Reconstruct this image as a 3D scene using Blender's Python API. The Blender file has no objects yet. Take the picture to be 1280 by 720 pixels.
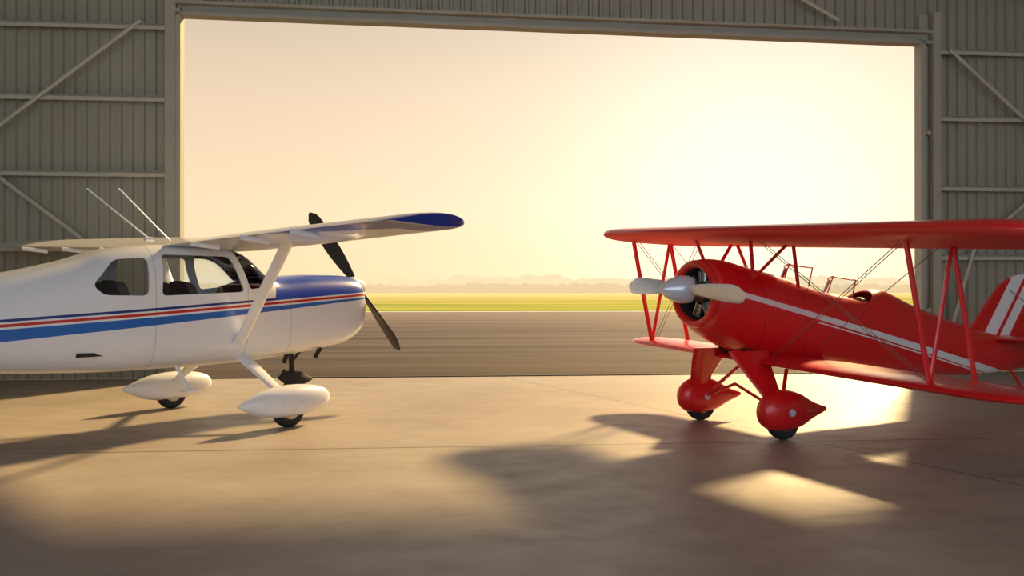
import bpy, bmesh, math, random
from mathutils import Vector, Matrix
random.seed(4)
scene = bpy.context.scene
scene.view_settings.view_transform = 'Standard'
scene.view_settings.look = 'None'
COL = scene.collection

# ---------------------------------------------------------------- node helpers
def new_mat(name):
    m = bpy.data.materials.new(name); m.use_nodes = True
    nt = m.node_tree; b = nt.nodes['Principled BSDF']
    return m, nt, b

class NB:
    def __init__(s, nt): s.nt = nt
    def _set(s, sock, v):
        if isinstance(v, bpy.types.NodeSocket): s.nt.links.new(v, sock)
        else: sock.default_value = v
    def m(s, op, a, b=0.0, c=0.0, clamp=False):
        n = s.nt.nodes.new('ShaderNodeMath'); n.operation = op; n.use_clamp = clamp
        s._set(n.inputs[0], a); s._set(n.inputs[1], b); s._set(n.inputs[2], c)
        return n.outputs[0]
    def mix(s, f, a, b):
        n = s.nt.nodes.new('ShaderNodeMix'); n.data_type = 'RGBA'
        s._set(n.inputs[0], f)
        for sock, v in ((n.inputs[6], a), (n.inputs[7], b)):
            s._set(sock, v if isinstance(v, bpy.types.NodeSocket) else (*v, 1.0))
        return n.outputs[2]
    def coord(s, kind='Object'):
        n = s.nt.nodes.new('ShaderNodeTexCoord'); return n.outputs[kind]
    def sep(s, v):
        n = s.nt.nodes.new('ShaderNodeSeparateXYZ'); s.nt.links.new(v, n.inputs[0]); return n.outputs
    def noise(s, vec, scale, detail=4, scl=(1, 1, 1), rough=0.55, rot=(0,0,0)):
        mp = s.nt.nodes.new('ShaderNodeMapping'); s.nt.links.new(vec, mp.inputs[0])
        mp.inputs['Scale'].default_value = scl
        mp.inputs['Rotation'].default_value = rot
        n = s.nt.nodes.new('ShaderNodeTexNoise'); s.nt.links.new(mp.outputs[0], n.inputs['Vector'])
        n.inputs['Scale'].default_value = scale; n.inputs['Detail'].default_value = detail
        n.inputs['Roughness'].default_value = rough
        return n.outputs[0]
    def band(s, t, lo, hi):
        a = s.m('GREATER_THAN', t, lo); b = s.m('LESS_THAN', t, hi)
        return s.m('MULTIPLY', a, b)
    def remap(s, v, a, b, c, d):
        n = s.nt.nodes.new('ShaderNodeMapRange'); s.nt.links.new(v, n.inputs[0])
        for i, x in enumerate((a, b, c, d)): n.inputs[i + 1].default_value = x
        return n.outputs[0]
    def bump(s, h, strength, dist, bsdf):
        n = s.nt.nodes.new('ShaderNodeBump'); s.nt.links.new(h, n.inputs['Height'])
        n.inputs['Strength'].default_value = strength; n.inputs['Distance'].default_value = dist
        s.nt.links.new(n.outputs[0], bsdf.inputs['Normal'])

def simple(name, col, rough=0.5, metal=0.0, var=0.12, scale=6.0, coat=0.0):
    m, nt, b = new_mat(name); N = NB(nt)
    c = N.coord()
    n = N.noise(c, scale)
    dark = tuple(x * (1 - var) for x in col); lite = tuple(min(1, x * (1 + var)) for x in col)
    nt.links.new(N.mix(n, dark, lite), b.inputs['Base Color'])
    b.inputs['Roughness'].default_value = rough; b.inputs['Metallic'].default_value = metal
    b.inputs['Coat Weight'].default_value = coat
    return m

M_white = simple('white_paint', (.78, .81, .85), .3, 0, .03, 3, .4)
M_red = simple('red_paint', (.70, .010, .014), .28, 0, .06, 3, .4)
M_underred = simple('backlit_red_fabric', (.78, .06, .045), .5, 0, .1, 5)  # lighter red for the underside paints in light coming through the fabric
M_rubber = simple('tyre_rubber', (.02, .02, .02), .8)
M_dark = simple('dark_interior', (.025, .022, .022), .8)
M_seat = simple('seat_leather', (.10, .08, .06), .6)
M_steel = simple('brushed_steel', (.55, .55, .55), .3, 1.0)
M_silver = simple('polished_aluminium', (.70, .78, .88), .22, .35, .04)
M_blackprop = simple('propeller_black', (.045, .040, .035), .4)
M_wire = simple('rigging_wire', (.35, .20, .18), .4, .6)
M_beam = simple('painted_beam', (.40, .40, .32), .55, 0, .15, 2)
M_girt = simple('girt_steel', (.50, .50, .41), .5, 0, .15, 2)

def glass(name, tint=(.9, .95, 1)):
    m = bpy.data.materials.new(name); m.use_nodes = True; nt = m.node_tree; nt.nodes.clear()
    o = nt.nodes.new('ShaderNodeOutputMaterial'); mx = nt.nodes.new('ShaderNodeMixShader')
    t = nt.nodes.new('ShaderNodeBsdfTransparent'); g = nt.nodes.new('ShaderNodeBsdfGlossy')
    t.inputs[0].default_value = (*tint, 1); g.inputs['Roughness'].default_value = .05
    fr = nt.nodes.new('ShaderNodeFresnel'); fr.inputs[0].default_value = 1.4
    nt.links.new(fr.outputs[0], mx.inputs[0]); nt.links.new(t.outputs[0], mx.inputs[1])
    nt.links.new(g.outputs[0], mx.inputs[2]); nt.links.new(mx.outputs[0], o.inputs[0])
    return m
M_glass = glass('window_glass')

def cessna_paint():
    m, nt, b = new_mat('white_blue_red_livery'); N = NB(nt)
    x, y, z = N.sep(N.coord())
    t = N.m('SUBTRACT', N.m('SUBTRACT', z, 1.37), N.m('MULTIPLY', x, .06))
    col = (.78, .81, .85)
    navy = N.band(t, .072, .10)
    red = N.band(t, .022, .052)
    low = N.m('ADD', N.m('MULTIPLY', x, .02), -.065)
    blu = N.m('MULTIPLY', N.m('GREATER_THAN', t, low), N.m('LESS_THAN', t, .0))
    c1 = N.mix(navy, col, (.012, .03, .2))
    c2 = N.mix(red, c1, (.55, .03, .02))
    c3 = N.mix(blu, c2, (.02, .14, .50))
    nose = N.m('MULTIPLY', N.m('GREATER_THAN', N.m('ADD', x, N.m('MULTIPLY', t, -.25)), .33), N.m('GREATER_THAN', t, .072))
    c4 = N.mix(nose, c3, (.010, .06, .52))
    seam = N.m('ADD', N.band(x, -1.222, -1.214), N.band(x, .60, .608))
    seam = N.m('ADD', seam, N.band(x, -.06, -.052))
    seam = N.m('MULTIPLY', seam, .5, clamp=True)
    c5 = N.mix(seam, c4, (.1, .1, .12))
    nt.links.new(c5, b.inputs['Base Color'])
    b.inputs['Roughness'].default_value = .28; b.inputs['Coat Weight'].default_value = .4
    return m
M_cess = cessna_paint()

def wing_paint():
    m, nt, b = new_mat('wing_livery'); N = NB(nt)
    x, y, z = N.sep(N.coord())
    ay = N.m('ABSOLUTE', y)
    lim = N.m('SUBTRACT', N.m('MULTIPLY', N.m('SUBTRACT', ay, 1.9), .45), .98)
    stripe = N.m('MULTIPLY', N.m('LESS_THAN', x, lim), N.m('GREATER_THAN', ay, 1.9))
    tip = N.m('GREATER_THAN', ay, 3.35)
    rn = N.m('MAXIMUM', stripe, tip)
    rn = N.m('MULTIPLY', rn, N.m('LESS_THAN', y, 0))
    c = N.mix(rn, (.78, .81, .85), (.012, .04, .28))
    rib = N.m('LESS_THAN', N.m('FRACT', N.m('MULTIPLY', ay, 2.2)), .02)
    c = N.mix(N.m('MULTIPLY', rib, .5), c, (.3, .32, .36))
    nt.links.new(c, b.inputs['Base Color']); b.inputs['Roughness'].default_value = .3
    b.inputs['Coat Weight'].default_value = .4
    return m
M_wing = wing_paint()

def biplane_paint():
    m, nt, b = new_mat('red_white_livery'); N = NB(nt)
    x, y, z = N.sep(N.coord())
    t = N.m('SUBTRACT', N.m('SUBTRACT', z, 1.475), N.m('MULTIPLY', x, .23))
    ht = N.m('ADD', N.m('MULTIPLY', x, -.004), .03)
    w = N.m('LESS_THAN', N.m('ABSOLUTE', t), ht)
    w2 = N.m('MULTIPLY', N.band(t, -.075, -.058), N.m('LESS_THAN', x, -.8))
    w = N.m('MULTIPLY', N.m('MAXIMUM', w, w2), N.m('LESS_THAN', x, .42))
    c = N.mix(w, (.70, .010, .014), (.8, .8, .8))
    seam = N.m('ADD', N.band(x, -.02, -.013), N.band(x, -.62, -.614), clamp=True)
    c = N.mix(seam, c, (.1, .0, .0))
    nt.links.new(c, b.inputs['Base Color'])
    b.inputs['Roughness'].default_value = .26; b.inputs['Coat Weight'].default_value = .4
    return m
M_bip = biplane_paint()

def fin_paint():
    m, nt, b = new_mat('fin_livery'); N = NB(nt)
    x, y, z = N.sep(N.coord())
    t = N.m('ADD', N.m('MULTIPLY', x, 1.0), N.m('MULTIPLY', z, .75))
    f = N.m('MAXIMUM', N.band(t, -3.72, -3.45), N.band(t, -4.0, -3.8))
    c = N.mix(f, (.62, .012, .012), (.8, .78, .76))
    nt.links.new(c, b.inputs['Base Color']); b.inputs['Roughness'].default_value = .3
    return m
M_fin = fin_paint()

# ---------------------------------------------------------------- mesh helpers
def mesh_obj(name, verts, faces, mats, parent=None, smooth=True, loc=None):
    me = bpy.data.meshes.new(name); me.from_pydata([tuple(v) for v in verts], [], faces)
    me.validate(); me.update()
    bm = bmesh.new(); bm.from_mesh(me); bmesh.ops.recalc_face_normals(bm, faces=bm.faces); bm.to_mesh(me); bm.free()
    if not isinstance(mats, (list, tuple)): mats = [mats]
    for m in mats: me.materials.append(m)
    if smooth:
        for p in me.polygons: p.use_smooth = True
        try: me.set_sharp_from_angle(angle=math.radians(40))
        except Exception: pass
    o = bpy.data.objects.new(name, me); COL.objects.link(o)
    if parent is not None: o.parent = parent
    if loc: o.location = loc
    return o

def loft(rings, cap=True, closed=True):
    n = len(rings[0]); V = []; F = []
    for r in rings: V += [tuple(p) for p in r]
    for i in range(len(rings) - 1):
        for j in range(n if closed else n - 1):
            k = (j + 1) % n
            F.append((i*n + j, i*n + k, (i+1)*n + k, (i+1)*n + j))
    if cap:
        F.append(tuple(range(n)))
        F.append(tuple((len(rings)-1)*n + j for j in range(n)))
    return V, F

def merge(parts):
    V = []; F = []
    for v, f in parts:
        o = len(V); V += list(v); F += [tuple(i + o for i in q) for q in f]
    return V, F

def sring(x, zb, zt, hw, n, yc=0.0, N=56):
    zc = (zb + zt) / 2; hh = (zt - zb) / 2; r = []
    for i in range(N):
        a = 2 * math.pi * i / N; c, s = math.cos(a), math.sin(a)
        r.append((x, yc + hw * math.copysign(abs(c) ** (2 / n), c), zc + hh * math.copysign(abs(s) ** (2 / n), s)))
    return r

def interp(st, sub=4):
    out = []
    for i in range(len(st) - 1):
        p1, p2 = st[i], st[i+1]
        p0 = st[i-1] if i > 0 else p1; p3 = st[i+2] if i + 2 < len(st) else p2
        for k in range(sub):
            t = k / sub; row = []
            for a, b, c, d in zip(p0, p1, p2, p3):
                m1 = (c - a) / 2; m2 = (d - b) / 2
                h = (2*t**3 - 3*t**2 + 1)*b + (t**3 - 2*t**2 + t)*m1 + (-2*t**3 + 3*t**2)*c + (t**3 - t**2)*m2
                row.append(h)
            out.append(tuple(row))
    out.append(tuple(st[-1])); return out

def round_poly(P, r=.05, seg=5):
    out = []
    n = len(P)
    for i in range(n):
        a = Vector(P[i-1]); b = Vector(P[i]); c = Vector(P[(i+1) % n])
        rr = min(r, (a-b).length*.45, (c-b).length*.45)
        s = b + (a-b).normalized()*rr; e = b + (c-b).normalized()*rr
        for k in range(seg+1):
            t = k/seg; out.append(((1-t)**2*s + 2*t*(1-t)*b + t*t*e)[:])
    return out

def prism_y(P, y0, y1):
    n = len(P)
    V = [(x, y0, z) for x, z in P] + [(x, y1, z) for x, z in P]
    F = [tuple(range(n)), tuple(range(n, 2*n))] + [(i, (i+1) % n, n + (i+1) % n, n + i) for i in range(n)]
    return V, F
def prism_z(P, z0, z1):
    n = len(P)
    V = [(x, y, z0) for x, y in P] + [(x, y, z1) for x, y in P]
    F = [tuple(range(n)), tuple(range(n, 2*n))] + [(i, (i+1) % n, n + (i+1) % n, n + i) for i in range(n)]
    return V, F

def box(c, s):
    x, y, z = c; a, b, d = s[0]/2, s[1]/2, s[2]/2
    V = [(x+i*a, y+j*b, z+k*d) for i in (-1, 1) for j in (-1, 1) for k in (-1, 1)]
    F = [(0,1,3,2),(4,6,7,5),(0,4,5,1),(2,3,7,6),(0,2,6,4),(1,5,7,3)]
    return V, F

def cut(obj, cutters, thick=.02):
    bpy.context.view_layer.objects.active = obj
    for o in bpy.context.selected_objects: o.select_set(False)
    obj.select_set(True)
    s = obj.modifiers.new('s', 'SOLIDIFY'); s.thickness = thick; s.offset = -1
    bpy.ops.object.modifier_apply(modifier='s')
    for V, F in cutters:
        c = mesh_obj('cutter', V, F, M_dark, None, False)
        bm = obj.modifiers.new('b', 'BOOLEAN'); bm.operation = 'DIFFERENCE'; bm.object = c; bm.solver = 'EXACT'
        bpy.context.view_layer.update()
        bpy.context.view_layer.objects.active = obj
        bpy.ops.object.modifier_apply(modifier='b')
        bpy.data.objects.remove(c)
    try: obj.data.set_sharp_from_angle(angle=math.radians(35))
    except Exception: pass

def airfoil(n=16, t=.12, camber=.02):
    up = []; lo = []
    for i in range(n + 1):
        x = (1 - math.cos(math.pi * i / n)) / 2
        yt = 5*t*(.2969*math.sqrt(x) - .126*x - .3516*x*x + .2843*x**3 - .1036*x**4)
        yc = camber * 4 * x * (1 - x)
        up.append((x, yc + yt)); lo.append((x, yc - yt))
    return up + lo[::-1][1:-1]

def wing(name, st, mats, parent, t=.12, inc=.05, under=None, top=None):
    AF = airfoil(t=t); rings = []
    for (y, xle, ch, z) in st:
        rings.append([(xle - ch*a, y, z + ch*b + inc*ch*(.4 - a)) for a, b in AF])
    V, F = loft(rings)
    o = mesh_obj(name, V, F, mats, parent)
    if under is not None:
        for p in o.data.polygons:
            if p.normal.z < -.3: p.material_index = under
    return o

def strut_geo(p0, p1, w, t, wdir=(1, 0, 0), N=12, w1=None):
    p0 = Vector(p0); p1 = Vector(p1); d = (p1 - p0).normalized()
    a = Vector(wdir); a = (a - d * a.dot(d)).normalized(); b = d.cross(a); R = []
    for p, ww in ((p0, w), (p1, w if w1 is None else w1)):
        R.append([tuple(p + a*(ww/2)*math.cos(2*math.pi*i/N) + b*(t/2)*math.sin(2*math.pi*i/N)) for i in range(N)])
    return loft(R)
def tube(p0, p1, r=.01, N=8):
    d = (Vector(p1)-Vector(p0)).normalized()
    wd = (1, 0, 0) if abs(d.x) < .9 else (0, 0, 1)
    return strut_geo(p0, p1, 2*r, 2*r, wd, N)

def lathe_y(prof, c, N=40):
    rings = [[(c[0] + r*math.cos(2*math.pi*i/N), c[1] + y, c[2] + r*math.sin(2*math.pi*i/N)) for i in range(N)] for r, y in prof]
    return loft(rings)
def lathe_x(prof, c, N=40):
    rings = [[(c[0] + x, c[1] + r*math.cos(2*math.pi*i/N), c[2] + r*math.sin(2*math.pi*i/N)) for i in range(N)] for r, x in prof]
    return loft(rings)

def wheel(name, c, R, w, parent):
    prof = [(R*.55, -w*.42), (R*.8, -w*.5), (R*.95, -w*.36), (R, -w*.12), (R, w*.12), (R*.95, w*.36), (R*.8, w*.5), (R*.55, w*.42)]
    V, F = lathe_y(prof, c); mesh_obj(name + '_tyre', V, F, M_rubber, parent)
    V, F = lathe_y([(R*.15, -w*.52), (R*.5, -w*.46), (R*.56, -w*.40), (R*.56, w*.40), (R*.5, w*.46), (R*.15, w*.52)], c)
    mesh_obj(name + '_hub', V, F, M_steel, parent)

def blade(R0, R1, ang, c, chord, mat, name, parent, twist=.9, tw1=.3, thick=.18):
    ca, sa = math.cos(ang), math.sin(ang); rings = []
    for i in range(15):
        t = i/14; r = R0 + (R1-R0)*t
        ch = chord*(.45 + .55*math.sin(min(1, t*1.9)*math.pi/2))
        if t > .8: ch *= math.sqrt(max(.02, 1-((t-.8)/.2)**2*.97))
        th = ch*thick*(1.5-t); tw = twist + (tw1-twist)*t
        ring = []
        for k in range(14):
            a = 2*math.pi*k/14; u = ch/2*math.cos(a); v = th/2*math.sin(a)
            x = u*math.sin(tw) + v*math.cos(tw); s = u*math.cos(tw) - v*math.sin(tw)
            ring.append((c[0] + x, c[1] + r*ca - s*sa, c[2] + r*sa + s*ca))
        rings.append(ring)
    V, F = loft(rings); return mesh_obj(name, V, F, mat, parent)

def empty(name, loc, ang):
    e = bpy.data.objects.new(name, None); COL.objects.link(e)
    e.location = loc; e.rotation_euler = (0, 0, ang); e.empty_display_size = .5
    return e

# ================================================================ HIGH WING AIRPLANE
A = empty('high_wing_airplane', (-3.6, 10.05, 0), math.atan2(.8, .6))
fst = [(2.02, 1.02, 1.70, .34, 2.6), (1.96, .93, 1.77, .41, 2.8), (1.7, .83, 1.80, .45, 3), (1.1, .76, 1.80, .49, 3.2),
       (.55, .72, 1.77, .53, 3.4), (.33, .70, 1.84, .545, 3.4), (0.02, .69, 2.07, .555, 3.6), (-.35, .69, 2.12, .56, 3.8), (-1.1, .69, 2.11, .56, 3.6),
       (-1.6, .70, 2.03, .53, 3.2), (-2.0, .72, 1.90, .47, 2.9), (-2.75, .78, 1.73, .37, 2.6), (-4.0, .93, 1.55, .23, 2.4),
       (-5.4, 1.12, 1.40, .07, 2.2)]
V, F = loft([sring(*s) for s in interp(fst, 5)])
fus = mesh_obj('fuselage', V, F, M_cess)
w_door = round_poly([(-1.15, 1.53), (-.10, 1.57), (-.27, 1.99), (-1.12, 1.99)], .06)
w_rear = round_poly([(-1.86, 1.64), (-1.76, 1.54), (-1.30, 1.53), (-1.28, 1.95), (-1.62, 1.92)], .07)
w_ws = round_poly([(.46, 1.73), (.12, 2.4), (-.14, 2.4), (-.17, 2.0), (-.02, 1.60), (.25, 1.63)], .04)
cut(fus, [prism_y(w_door, -1, 1), prism_y(w_rear, -1, 1), prism_y(w_ws, -1, 1)], .03)
fus.parent = A
gst = [(x, zb + .02, zt - .014, hw - .014, n) for x, zb, zt, hw, n in interp(fst, 5) if -2.3 < x < .95]
V, F = loft([sring(*s) for s in gst], cap=False); mesh_obj('cabin_glazing', V, F, M_glass, A)
parts = []
for sy in (-.24, .24):
    for sx in (-.55, -1.35):
        V, F = loft([sring(sx - .09, .95, 1.25, .2, 4, sy), sring(sx + .42, .95, 1.27, .2, 4, sy)]); parts.append((V, F))
        b = [sring(sx - .12, 1.2, 1.70, .20, 4.5, sy), sring(sx - .02, 1.15, 1.68, .21, 4.5, sy)]
        b = [[(p[0] - (p[2]-1.2)*.25, p[1], p[2]) for p in r] for r in b]; parts.append(loft(b))
V, F = merge(parts); mesh_obj('cabin_seats', V, F, M_seat, A)
V, F = merge([loft([sring(.18, 1.2, 1.66, .48, 5), sring(.45, 1.2, 1.70, .46, 5)]), box((-.7, 0, .92), (2.6, .9, .04)), box((-2.1, 0, 1.3), (.04, .7, .9)),
              loft([sring(.05, 1.38, 1.62, .11, 2, -.24, 20), sring(.07, 1.38, 1.62, .11, 2, -.24, 20)])])
mesh_obj('instrument_panel', V, F, M_dark, A)
def cz(y): return 2.13 + .035*abs(y)
st = []
for y in (-3.68, -3.65, -3.6, -3.5, -3.3, -2.6, -1.4, -.3, .3, 1.4, 2.6, 3.6, 4.6, 5.6, 6.0, 6.07, 6.1):
    ay = abs(y); tipd = (3.70 - ay) if y < 0 else (6.12 - ay)
    ch = 1.5 - max(0, ay - 1.5)*.1; xle = .5 - max(0, ay - 1.5)*.03
    if tipd < .25:
        q = math.sqrt(max(.04, 1 - ((.25 - tipd)/.25)**2)); xle -= ch*(1-q)*.2; ch *= (.62 + .38*q)
    st.append((y, xle, ch, cz(y)))
wing('main_wing', st, M_wing, A, t=.13, inc=.05)
for s in (-1, 1):
    V, F = strut_geo((-.18, s*.55, .95), (-.12, s*1.42, 2.17), .17, .05)
    mesh_obj('wing_strut', V, F, M_white, A)
V, F = merge([loft([sring(-.75, cz(y)-.13, cz(y)-.07, .03, 2.5, y, 16), sring(-1.08, cz(y)-.10, cz(y)-.05, .015, 2.5, y, 16)]) for y in (-1.0, -1.9, -2.7, 1.0, 2.0, 3.2)])
mesh_obj('flap_tracks', V, F, M_white, A)
V, F = prism_y([(-4.2, 1.5), (-4.9, 1.75), (-5.5, 2.7), (-5.95, 2.72), (-5.7, 1.2), (-5.35, 1.15)], -.03, .03)
mesh_obj('tail_fin', V, F, M_white, A, False)
wing('tailplane', [(-1.6, -4.95, .6, 1.38), (-1.5, -4.85, .75, 1.38), (0, -4.65, 1.1, 1.38), (1.5, -4.85, .75, 1.38), (1.6, -4.95, .6, 1.38)], M_white, A, t=.09, inc=0)
for s in (-1, 1):
    Y = s*1.25
    V, F = strut_geo((-.02, s*.38, .78), (0, Y*.97, .34), .22, .05, w1=.12); mesh_obj('gear_leg', V, F, M_white, A)
    pst = [(.60, .27, .31, .02, 2), (.52, .20, .41, .09, 2.1), (.30, .14, .47, .145, 2.2), (0, .12, .49, .165, 2.3), (-.3, .14, .46, .14, 2.2), (-.52, .22, .39, .07, 2), (-.66, .29, .33, .012, 2)]
    V, F = loft([sring(*q, yc=Y, N=32) for q in interp(pst, 4)]); mesh_obj('wheel_fairing', V, F, M_white, A)
    V, F = loft([sring(.1, .285, .325, .168, 2.5, Y, 20), sring(-.2, .29, .32, .157, 2.5, Y, 20)]); mesh_obj('fairing_scuff_plate', V, F, M_steel, A)
    wheel('main_wheel', (0, Y, .2), .2, .15, A)
V, F = merge([tube((1.0, 0, .8), (1.02, 0, .42), .035), tube((.98, -.02, .6), (1.15, 0, .75), .02), strut_geo((1.02, -.09, .45), (1.02, -.1, .2), .06, .02), strut_geo((1.02, .09, .45), (1.02, .1, .2), .06, .02), box((1.02, 0, .45), (.09, .22, .05)), tube((.9, 0, .52), (.82, 0, .4), .018)])
mesh_obj('nose_gear', V, F, M_dark, A, False)
V, F = loft([sring(.80, .40, .44, .02, 2, 0, 20), sring(.95, .30, .50, .10, 2.2, 0, 20), sring(1.15, .28, .48, .11, 2.2, 0, 20), sring(1.35, .34, .38, .02, 2, 0, 20)])
mesh_obj('nose_wheel_mudguard', V, F, M_dark, A)
wheel('nose_wheel', (1.02, 0, .18), .18, .13, A)
V, F = strut_geo((-.95, -.50, .74), (-.88, -.62, .48), .05, .02); V2, F2 = box((-.87, -.63, .47), (.16, .14, .02))
V, F = merge([(V, F), (V2, F2)]); mesh_obj('boarding_step', V, F, M_white, A, False)
V, F = merge([tube((.8, -.2, .78), (.72, -.22, .64), .03), tube((1.3, -.25, .8), (1.2, -.26, .68), .03)]); mesh_obj('exhaust_pipe', V, F, M_dark, A)
V, F = merge([tube((-1.05, -.1, 2.18), (-1.70, .0, 2.70), .009), tube((-.55, .3, 2.18), (-1.10, .50, 2.80), .009),
              loft([sring(-1.1, 2.15, 2.2, .03, 2, -.1, 16), sring(-1.0, 2.15, 2.2, .03, 2, -.1, 16)])])
mesh_obj('whip_antennas', V, F, M_silver, A)
hub = (2.1, 0, 1.64)
V, F = lathe_x([(.14, -.08), (.14, 0), (.12, .1), (.08, .2), (.02, .27)], hub); mesh_obj('spinner', V, F, M_white, A)
hub2 = (2.13, 0, 1.73)
a0 = math.radians(46)
blade(.06, 1.46, a0, hub2, .22, M_blackprop, 'propeller_blade', A, .7, .25)
blade(.06, 1.36, a0 + math.pi, hub2, .22, M_blackprop, 'propeller_blade', A, .7, .25)
V, F = merge([loft([sring(2.03, 1.2, 1.42, .09, 2.4, y, 20), sring(2.0, 1.2, 1.42, .1, 2.4, y, 20)]) for y in (-.22, .22)])
mesh_obj('cowl_inlets', V, F, M_dark, A)

# ================================================================ BIPLANE
B = empty('biplane', (2.60, 9.18, 0), math.atan2(-.415, -.91))
bst = [(.60, 1.20, 1.90, .36, 2.1), (.52, 1.10, 1.94, .41, 2.2), (.30, .98, 1.93, .43, 2.3), (0, .87, 1.86, .43, 2.5), (-.35, .80, 1.79, .42, 2.6),
       (-.75, .74, 1.68, .41, 2.7), (-1.3, .68, 1.55, .39, 2.7), (-1.75, .62, 1.52, .37, 2.6), (-2.15, .57, 1.60, .34, 2.3), (-2.7, .51, 1.42, .29, 2.2),
       (-3.4, .46, 1.22, .22, 2.2), (-4.2, .45, 1.03, .14, 2.2), (-5.1, .50, .86, .05, 2.2)]
V, F = loft([sring(*s) for s in interp(bst, 5)], cap=False)
F2 = F + [tuple(len(V) - 56 + j for j in range(56))]
bf = mesh_obj('fuselage', V, F2, M_bip)
def ell(cx, rx, ry, n=28): return [(cx + rx*math.cos(2*math.pi*i/n), ry*math.sin(2*math.pi*i/n)) for i in range(n)]
cut(bf, [prism_z(ell(-.95, .24, .25), 1.42, 2.3), prism_z(ell(-1.72, .28, .25), 1.3, 2.3)], .02)
bf.parent = B
rings = []
for i in range(14):
    a = math.pi * (i/13) - math.pi/2
    r = .335 + .045*math.sin(a); x = .60 + .06*math.cos(a)
    rings.append([(x, r*1.06*math.cos(2*math.pi*j/48), 1.55 + r*math.sin(2*math.pi*j/48)) for j in range(48)])
V, F = loft(rings, cap=False); mesh_obj('cowl_lip', V, F, M_red, B)
V, F = lathe_x([(.30, .02), (.30, -.3), (.02, -.3)], (.60, 0, 1.55))
mesh_obj('cowl_baffle', V, [f for f in F if len(f) == 4] + [F[-1]], M_dark, B)
parts = []
for i in range(7):
    a = 2*math.pi*i/7 + math.pi/2; ca, sa = math.cos(a), math.sin(a)
    for k in range(7):
        r = .12 + k*.023; rr = .062 if k % 2 == 0 else .048
        p0 = (.47, r*ca, 1.55 + r*sa); p1 = (.47, (r+.02)*ca, 1.55 + (r+.02)*sa)
        parts.append(strut_geo(p0, p1, 2*rr, 2*rr, (1, 0, 0), 12))
    parts.append(tube((.55, .1*ca, 1.55+.1*sa), (.55, .25*ca, 1.55+.25*sa), .012))
V, F = merge(parts); mesh_obj('engine_cylinders', V, F, M_steel, B)
V, F = lathe_x([(.12, -.2), (.13, 0), (.1, .08), (.06, .14), (.05, .2)], (.5, 0, 1.57)); mesh_obj('crankcase', V, F, M_steel, B)
bh = (.80, 0, 1.60)
V, F = lathe_x([(.13, -.10), (.155, -.08), (.155, .0), (.135, .1), (.095, .19), (.05, .25), (.012, .28)], bh); mesh_obj('spinner', V, F, M_silver, B)
blade(.05, 1.05, math.radians(-3), bh, .22, M_silver, 'propeller_blade', B, .9, .35)
blade(.05, 1.05, math.radians(177), bh, .22, M_silver, 'propeller_blade', B, .9, .35)
def uz(y): return 2.19 - .055*y
def lz(y): return .80 - .03*y
def bip_st(yr, yl, xle, ch, zf, inner=0):
    st = []
    ys = [yr, yr+.02, yr+.07, yr+.15, yr+.3, yr+.5, yr*.5, -.3, .3, yl*.5, yl-.5, yl-.3, yl-.15, yl-.07, yl-.02, yl]
    for y in ys:
        e = min(y - yr, yl - y); c = ch; x = xle
        if e < .5:
            q = math.sqrt(max(.02, 1 - ((.5 - e)/.5)**2)); c = ch*(.15 + .85*q); x = xle - (ch - c)*.35
        st.append((y, x, c, zf(y)))
    return st
wing('upper_wing', bip_st(-2.5, 3.7, .50, 1.35, uz), [M_red, M_underred], B, t=.135, inc=.11, under=1)
wing('lower_wing', bip_st(-2.4, 3.3, .08, 1.1, lz), [M_red, M_underred], B, t=.10, inc=.03)
def st_pair(parts, y, w=.065):
    a0, a1 = (-.08, y, lz(y)+.03), (.22, y, uz(y)-.01)
    b0, b1 = (-.68, y, lz(y)+.03), (-.38, y, uz(y)-.03)
    parts += [strut_geo(a0, a1, w, .03), strut_geo(b0, b1, w, .03), strut_geo((a0[0], y, a0[2]), b1, w*.8, .025)]
parts = []; st_pair(parts, 2.4); st_pair(parts, -1.85)
V, F = merge(parts); mesh_obj('interplane_struts', V, F, M_red, B)
parts = []
for s in (-1, 1):
    parts += [strut_geo((.1, s*.36, 1.72), (.25, s*.48, uz(s*.48)), .05, .025), strut_geo((-.55, s*.36, 1.62), (-.35, s*.48, uz(s*.48)), .05, .025),
              strut_geo((.1, s*.36, 1.72), (-.35, s*.48, uz(s*.48)), .045, .02)]
V, F = merge(parts); mesh_obj('cabane_struts', V, F, M_red, B)
parts = []
for y in (2.4, -1.85):
    s = math.copysign(1, y)
    for dx in (-.0, -.05):
        parts += [tube((-.1+dx, s*.4, lz(0)+.02), (.22+dx, y, uz(y)), .004, 6),
                  tube((.22+dx, s*.45, uz(0)), (-.1+dx, y, lz(y)+.03), .004, 6)]
    parts.append(tube((-.6, s*.4, lz(0)+.02), (-.35, y, uz(y)), .004, 6))
parts += [tube((-4.4, 0, 1.05), (-4.75, 0, 1.7), .005, 6)]
for s in (-1, 1):
    parts += [tube((-4.75, 0, 1.6), (-4.6, s*1.0, .93), .006, 6), tube((-4.7, 0, .5), (-4.6, s*1.0, .9), .006, 6)]
V, F = merge(parts); mesh_obj('rigging_wires', V, F, M_wire, B)
def windshield(xc, zb, w, h):
    rings = []
    for k in range(5):
        t = k/4; rings.append([(xc - .10*t - .16*(abs(a)/1.2)**2, w*math.sin(a)*(1-.15*t), zb + h*t - .05*abs(math.sin(a))) for a in [(-1.2 + 2.4*i/12) for i in range(13)]])
    V, F = loft(rings, cap=False, closed=False)
    mesh_obj('windshield', V, F, M_glass, B)
    top = rings[-1]; P = [tube(top[i], top[i+1], .009, 6) for i in range(12)]
    for c in (0, 6, 12): P.append(tube(rings[0][c], rings[-1][c], .008, 6))
    V, F = merge(P); mesh_obj('windshield_frame', V, F, M_red, B)
windshield(-.66, 1.68, .26, .22); windshield(-1.36, 1.54, .25, .22)
parts = []
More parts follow.
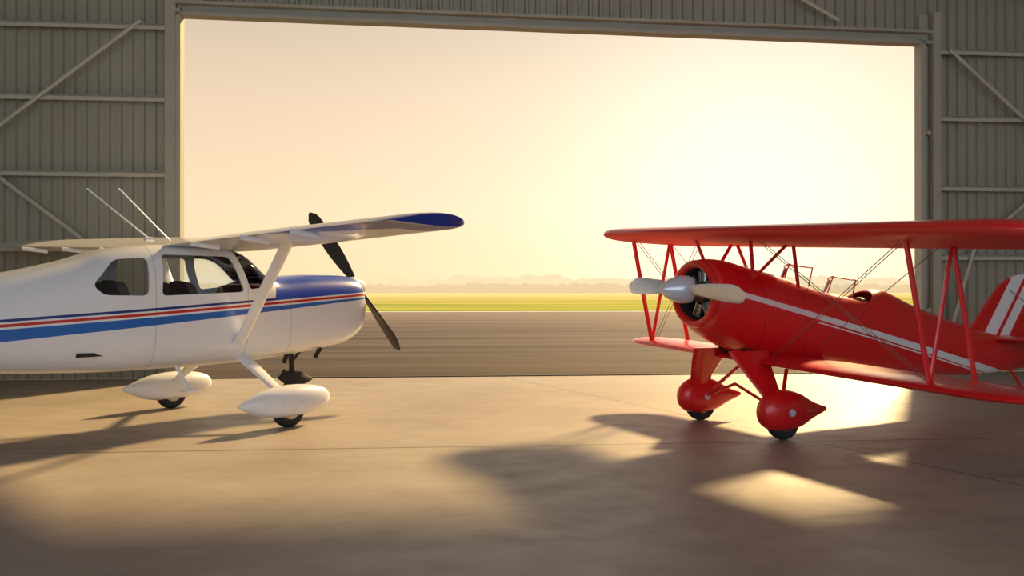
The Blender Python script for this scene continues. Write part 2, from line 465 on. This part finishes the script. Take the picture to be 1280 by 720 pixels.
for cx in (-.95, -1.72):
    parts.append(loft([sring(cx-.16, 1.05, 1.5, .17, 3.5), sring(cx-.1, 1.0, 1.5, .17, 3.5)]))
    parts.append(loft([sring(cx-.1, .95, 1.1, .17, 3.5), sring(cx+.15, .95, 1.1, .17, 3.5)]))
V, F = merge(parts); mesh_obj('cockpit_seats', V, F, M_seat, B)
V, F = prism_y(round_poly([(-3.95, 1.05), (-4.55, 1.66), (-4.85, 1.80), (-5.2, 1.82), (-5.5, 1.6), (-5.55, .9), (-5.3, .52), (-5.0, .5), (-5.0, .85)], .12), -.025, .025)
mesh_obj('tail_fin', V, F, M_fin, B, False)
wing('tailplane', [(-1.25, -4.75, .35, .92), (-1.15, -4.55, .7, .92), (0, -4.3, .95, .92), (1.15, -4.55, .7, .92), (1.25, -4.75, .35, .92)], M_red, B, t=.07, inc=0)
V, F = merge([strut_geo((-4.75, 0, .52), (-5.08, 0, .16), .05, .03), strut_geo((-5.08, -.04, .22), (-5.1, -.05, .1), .05, .015), strut_geo((-5.08, .04, .22), (-5.1, .05, .1), .05, .015)])
mesh_obj('tailwheel_spring', V, F, M_red, B)
wheel('tail_wheel', (-5.1, 0, .1), .1, .06, B)
for s in (-1, 1):
    Y = s*.70
    rings = []
    for k, (z, x0, x1, y, th) in enumerate([(.92, .40, -.18, s*.30, .10), (.75, .34, -.10, s*.42, .09), (.55, .25, -.06, s*.56, .08), (.38, .18, -.08, s*.67, .07)]):
        xc = (x0+x1)/2; hw = (x0-x1)/2
        rings.append([(xc + hw*math.cos(2*math.pi*i/20), y + th/2*math.sin(2*math.pi*i/20), z) for i in range(20)])
    V, F = loft(rings); mesh_obj('gear_leg', V, F, M_red, B)
    V, F = merge([tube((-.45, s*.30, .80), (-.02, Y*.93, .30), .022), tube((0, s*.62, .30), (.05, 0, .52), .018)]); mesh_obj('gear_brace', V, F, M_red, B)
    pst = [(.32, .27, .33, .02, 2), (.28, .17, .43, .09, 2.1), (.15, .10, .51, .13, 2.2), (-.02, .09, .53, .145, 2.3), (-.22, .12, .48, .12, 2.2), (-.42, .20, .38, .06, 2), (-.62, .27, .31, .01, 2)]
    V, F = loft([sring(*q, yc=Y, N=32) for q in interp(pst, 4)]); mesh_obj('wheel_fairing', V, F, M_red, B)
    V, F = merge([loft([sring(-.02, .29, .32, .149, 2.2, Y, 16), sring(-.25, .288, .31, .118, 2.2, Y, 16), sring(-.45, .285, .295, .06, 2.2, Y, 16)]), lathe_y([(.035, -.155), (.045, -.14), (.045, .14), (.035, .155)], (0, Y, .3), 20)])
    mesh_obj('fairing_trim', V, F, M_silver, B)
    wheel('main_wheel', (0, Y, .2), .2, .14, B)
V, F = merge([tube((.1, .2, .95), (-.15, .24, .82), .035), tube((.1, -.2, .95), (-.15, -.24, .82), .035)]); mesh_obj('exhaust_pipe', V, F, M_dark, B)

# ================================================================ HANGAR
WA = math.atan(.08); WO = Vector((0, 14.8, 0))
WM = Matrix.Translation(WO) @ Matrix.Rotation(WA, 4, 'Z')
def wobj(name, V, F, mat, smooth=False):
    o = mesh_obj(name, V, F, mat, None, smooth); o.matrix_world = WM; return o
UL, UR = -5.92, 7.84
def ztop(u): return 6.48 - .17*(u - UL)/(UR - UL)

def metal_wall():
    m, nt, b = new_mat('corrugated_steel'); N = NB(nt)
    c = N.coord(); n = N.noise(c, 1.2, 5, (1, 1, .25)); n2 = N.noise(c, 9, 3, (1, 1, .1))
    col = N.mix(n, (.33, .33, .255), (.45, .44, .345)); col = N.mix(N.m('MULTIPLY', n2, .35), col, (.26, .255, .19))
    nt.links.new(col, b.inputs['Base Color']); b.inputs['Roughness'].default_value = .5; b.inputs['Metallic'].default_value = .1
    return m
M_wall = metal_wall()
def corr(u0, u1, z0, z1, v=0.0):
    pts = []; u = u0; p = .2
    while u < u1 - 1e-6:
        for du, dv in ((0, 0), (.11, 0), (.13, -.055), (.18, -.055)):
            if u + du <= u1: pts.append((u + du, v + dv))
        u += p
    pts.append((u1, v))
    def zz(z, uu): return z(uu) if callable(z) else z
    V = [(a, b_, zz(z0, a)) for a, b_ in pts] + [(a, b_, zz(z1, a)) for a, b_ in pts]
    n = len(pts); F = [(i, i+1, n+i+1, n+i) for i in range(n-1)]
    V2 = [(u0, v+.03, zz(z0,u0)), (u1, v+.03, zz(z0,u1)), (u1, v+.03, zz(z1,u1)), (u0, v+.03, zz(z1,u0))]
    return merge([(V, F), (V2, [(0, 1, 2, 3)])])
V, F = merge([corr(-12, UL - .15, 0, 8.6, .12), corr(UR + .15, 14, 0, 8.6, .12), corr(UL - .15, UR + .15, lambda u: ztop(u) + .15, 8.6, .12)])
wobj('wall_front', V, F, M_wall)
def slopebox(u0, u1, za, zb, v0, v1, f=ztop):
    V = [(u, v, f(u) + z) for u in (u0, u1) for v in (v0, v1) for z in (za, zb)]
    return V, [(0,1,3,2),(4,6,7,5),(0,4,5,1),(2,3,7,6),(0,2,6,4),(1,5,7,3)]
parts = [box((UL - .04, -.02, 3.3), (.08, .22, 6.6)), box((UL - .17, -.10, 3.45), (.18, .10, 6.9)), box((UL-.12, -.02, 3.45), (.2, .05, 6.9)),
         box((UR + .05, -.02, 3.2), (.10, .22, 6.4)), box((UR + .30, -.10, 3.45), (.16, .14, 6.9)), box((UR + .16, .03, 3.45), (.24, .05, 6.9)),
         slopebox(UL - .25, UR + .38, .0, .06, -.13, .1), slopebox(UL - .25, UR + .38, .06, .20, -.02, .1), slopebox(UL - .25, UR + .38, .20, .25, -.16, .1)]
for z in (1.2, 2.9, 4.6):
    parts.append(lathe_y([(.05, -.12), (.05, -.05)], (UR + .16, 0, z), 16))
V, F = merge(parts); wobj('hangar_door_frame', V, F, M_beam)
def girt(u0, u1, z): return merge([box(((u0+u1)/2, -.02, z), (u1-u0, .18, .035)), box(((u0+u1)/2, -.10, z - .035), (u1-u0, .02, .10))])
k = 1
for z in (1.0, 2.35, 3.68, 5.02, 6.3):
    V, F = girt(-12, UL - .2, z); wobj('trim_%d' % k, V, F, M_girt); k += 1
    V, F = girt(UR + .38, 14, z - .1); wobj('trim_%d' % k, V, F, M_girt); k += 1
V, F = girt(-12, 14, 7.35); wobj('trim_%d' % k, V, F, M_girt); k += 1
def brace(a, b): return strut_geo((a[0], -.16, a[1]), (b[0], -.16, b[1]), .03, .07, (0, 1, 0), 8)
V, F = merge([brace((-6.6, 6.35), (-9.3, 4.2)), brace((-9.3, 3.8), (-7.6, 2.5)), brace((-7.6, 2.5), (-6.2, .3)), brace((8.4, 6.2), (10.6, 4.3)), brace((10.6, 3.8), (8.9, 2.4)),
              brace((-2.5, 8.3), (-5.6, 6.75)), brace((4.5, 7.6), (6.2, 6.7)), brace((8.9, 2.4), (8.3, .4)), brace((-11.8, 8), (-9.3, 6))])
wobj('wall_braces', V, F, M_girt)
def plainwall(name, V, F): return wobj(name, V, F, M_wall)
V, F = box((-12.05, -12, 4.3), (.1, 24.2, 8.6)); plainwall('wall_left', V, F)
V, F = box((14.05, -12, 4.3), (.1, 24.2, 8.6)); plainwall('wall_right', V, F)
V, F = box((1, -12, 8.65), (26.2, 24.4, .1)); wobj('ceiling', V, F, simple('ceiling_sheet', (.58, .54, .46), .7))

def concrete():
    m, nt, b = new_mat('hangar_concrete'); N = NB(nt)
    c = N.coord(); x, y, z = N.sep(c)
    n1 = N.noise(c, .45, 7, (1, 1.3, 1), .6); n2 = N.noise(c, 2.6, 8, (.8, 1.3, 1), .65); n3 = N.noise(c, 60, 3)
    col = N.mix(N.remap(n1, .3, .7, 0, 1), (.27, .225, .185), (.42, .37, .315))
    col = N.mix(N.remap(n2, .45, .72, 0, .5), col, (.24, .20, .165))
    col = N.mix(N.m('MULTIPLY', n3, .2), col, (.42, .37, .31))
    j1 = N.m('ABSOLUTE', N.m('ADD', N.m('ADD', N.m('MULTIPLY', x, .92), N.m('MULTIPLY', y, .40)), .22))
    j2 = N.m('ABSOLUTE', N.m('ADD', y, 6.6)); j3 = N.m('ABSOLUTE', N.m('ADD', y, 12.6))
    j = N.m('MINIMUM', N.m('MINIMUM', j1, j2), j3)
    jl = N.m('LESS_THAN', j, .017)
    col = N.mix(N.m('MULTIPLY', jl, .8), col, (.06, .045, .035))
    nt.links.new(col, b.inputs['Base Color'])
    nt.links.new(N.remap(n2, .3, .8, .40, .60), b.inputs['Roughness'])
    b.inputs['Specular IOR Level'].default_value = .4
    h = N.m('SUBTRACT', N.m('MULTIPLY', n3, .15), N.m('MULTIPLY', jl, 1.0))
    N.bump(h, .2, .01, b)
    return m
V, F = box((1, -12, -.1), (26, 24.1, .2)); wobj('floor', V, F, concrete())
def tarmac():
    m, nt, b = new_mat('tarmac'); N = NB(nt)
    c = N.coord(); x, y, z = N.sep(c)
    n = N.noise(c, .6, 6, (.08, 1.2, 1)); n2 = N.noise(c, 3, 4, (.1, 1, 1))
    col = N.mix(N.remap(n, .35, .65, 0, 1), (.026, .019, .016), (.11, .080, .062)); col = N.mix(N.m('MULTIPLY', n2, .5), col, (.045, .032, .027))
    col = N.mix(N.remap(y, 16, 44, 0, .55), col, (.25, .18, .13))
    nt.links.new(col, b.inputs['Base Color']); b.inputs['Roughness'].default_value = .85
    b.inputs['Specular IOR Level'].default_value = .15
    return m
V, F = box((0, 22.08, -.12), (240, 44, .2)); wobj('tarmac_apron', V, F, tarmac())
V, F = merge([box((0, 43.2, -.01), (240, .9, .02))]); wobj('apron_edge_line', V, F, simple('line_paint', (.65, .55, .42), .7))
V, F = box((.96, -.02, .008), (13.6, .10, .016)); wobj('door_track', V, F, M_dark)
def grass():
    m, nt, b = new_mat('grass_field'); N = NB(nt)
    c = N.coord(); x, y, z = N.sep(c)
    n = N.noise(c, .12, 5, (.15, 1, 1)); n2 = N.noise(c, 1.5, 4)
    col = N.mix(N.remap(n, .35, .65, 0, 1), (.15, .20, .03), (.42, .36, .07)); col = N.mix(N.m('MULTIPLY', n2, .4), col, (.22, .22, .05))
    haze_fade = N.remap(y, 55, 320, 0, .92)  # distance haze painted into the grass colour, paler towards the horizon
    col = N.mix(haze_fade, col, (.72, .53, .28))
    nt.links.new(col, b.inputs['Base Color']); b.inputs['Roughness'].default_value = 1
    b.inputs['Specular IOR Level'].default_value = .0
    return m
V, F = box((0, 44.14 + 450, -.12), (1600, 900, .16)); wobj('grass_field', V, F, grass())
def haze_glow_mat(name, col):  # aerial haze painted as emission: the trees glow in the haze colour
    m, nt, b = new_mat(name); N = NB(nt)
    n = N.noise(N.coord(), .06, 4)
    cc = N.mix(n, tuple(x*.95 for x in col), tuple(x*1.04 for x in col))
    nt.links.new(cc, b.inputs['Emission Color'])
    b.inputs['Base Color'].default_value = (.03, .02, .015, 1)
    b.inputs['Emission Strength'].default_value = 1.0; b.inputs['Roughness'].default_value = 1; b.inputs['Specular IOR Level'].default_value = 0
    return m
bm = bmesh.new(); bmesh.ops.create_icosphere(bm, subdivisions=2, radius=1); ico = ([v.co[:] for v in bm.verts], [tuple(v.index for v in f.verts) for f in bm.faces]); bm.free()
def trees(name, n, ymin, ymax, hmin, hmax, mat, xr):
    parts = []
    for i in range(n):
        x = -xr + 2*xr*(i + random.random())/n; y = random.uniform(ymin, ymax)
        h = random.uniform(hmin, hmax)*(.9 + .1*math.sin(x*.031) + .08*math.sin(x*.11)); w = h*random.uniform(.6, 1.0)
        V = [(x + v[0]*w*random.uniform(.8, 1.15), y + v[1]*w, max(0, h*.42 + v[2]*h*.55*random.uniform(.8, 1.1))) for v in ico[0]]
        parts.append((V, ico[1]))
    V, F = merge(parts); wobj(name, V, F, mat, True)
trees('tree_line', 620, 330, 350, 3.2, 5.0, haze_glow_mat('foliage_haze_glow', (.86, .65, .36)), 330)
trees('distant_forest', 520, 600, 640, 11, 14, haze_glow_mat('far_foliage_haze_glow', (.98, .79, .48)), 620)

# ================================================================ LIGHT
sun = bpy.data.lights.new('sun', 'SUN'); sun.energy = 8.5; sun.color = (1.0, .68, .31); sun.angle = math.radians(4.5)
so = bpy.data.objects.new('sun', sun); COL.objects.link(so)
az, el = math.radians(29.5), math.radians(30.5)
sd = Vector((math.sin(az)*math.cos(el), math.cos(az)*math.cos(el), math.sin(el)))
so.rotation_euler = (-sd).to_track_quat('-Z', 'Y').to_euler(); so.location = sd*40
w = bpy.data.worlds.new('sky'); scene.world = w; w.use_nodes = True; nt = w.node_tree; N = NB(nt)
bg = nt.nodes['Background']
d = N.coord('Generated'); x, y, z = N.sep(d)
ramp = nt.nodes.new('ShaderNodeValToRGB'); nt.links.new(z, ramp.inputs[0])
els = ramp.color_ramp.elements
els[0].position = 0; els[0].color = (1.0, .77, .43, 1)
els[1].position = 1; els[1].color = (.30, .33, .42, 1)
for p, c in ((.10, (1.0, .77, .50, 1)), (.22, (.87, .67, .47, 1)), (.36, (.60, .50, .40, 1))):
    e = els.new(p); e.color = c
g = Vector((.30, 1, .12)).normalized()
dot = N.m('ADD', N.m('ADD', N.m('MULTIPLY', x, g.x), N.m('MULTIPLY', y, g.y)), N.m('MULTIPLY', z, g.z))
dotc = N.m('MAXIMUM', dot, 0)
glow = N.m('POWER', dotc, 10.0); glow2 = N.m('POWER', dotc, 50.0)
cb = N.mix(N.remap(y, -.3, .45, 0, 1), (1.42, 1.52, 1.75), ramp.outputs[0])  # sky behind the camera set brighter and cooler as added fill light
def addc(a, f, c):
    n = nt.nodes.new('ShaderNodeMix'); n.data_type = 'RGBA'; n.blend_type = 'ADD'
    nt.links.new(f, n.inputs[0]); nt.links.new(a, n.inputs[6]); n.inputs[7].default_value = (*c, 1); return n.outputs[2]
c1 = addc(cb, glow, (.28, .24, .18)); c2 = addc(c1, glow2, (.22, .26, .26))
nt.links.new(c2, bg.inputs[0]); bg.inputs[1].default_value = 1.0

# ================================================================ CAMERA
cam = bpy.data.cameras.new('camera'); cam.sensor_width = 36; cam.lens = 36*1000/1280
cam.clip_end = 3000
co = bpy.data.objects.new('camera', cam); COL.objects.link(co)
co.location = (0, 0, 1.6); co.rotation_euler = (math.radians(90.1), 0, 0)
scene.camera = co
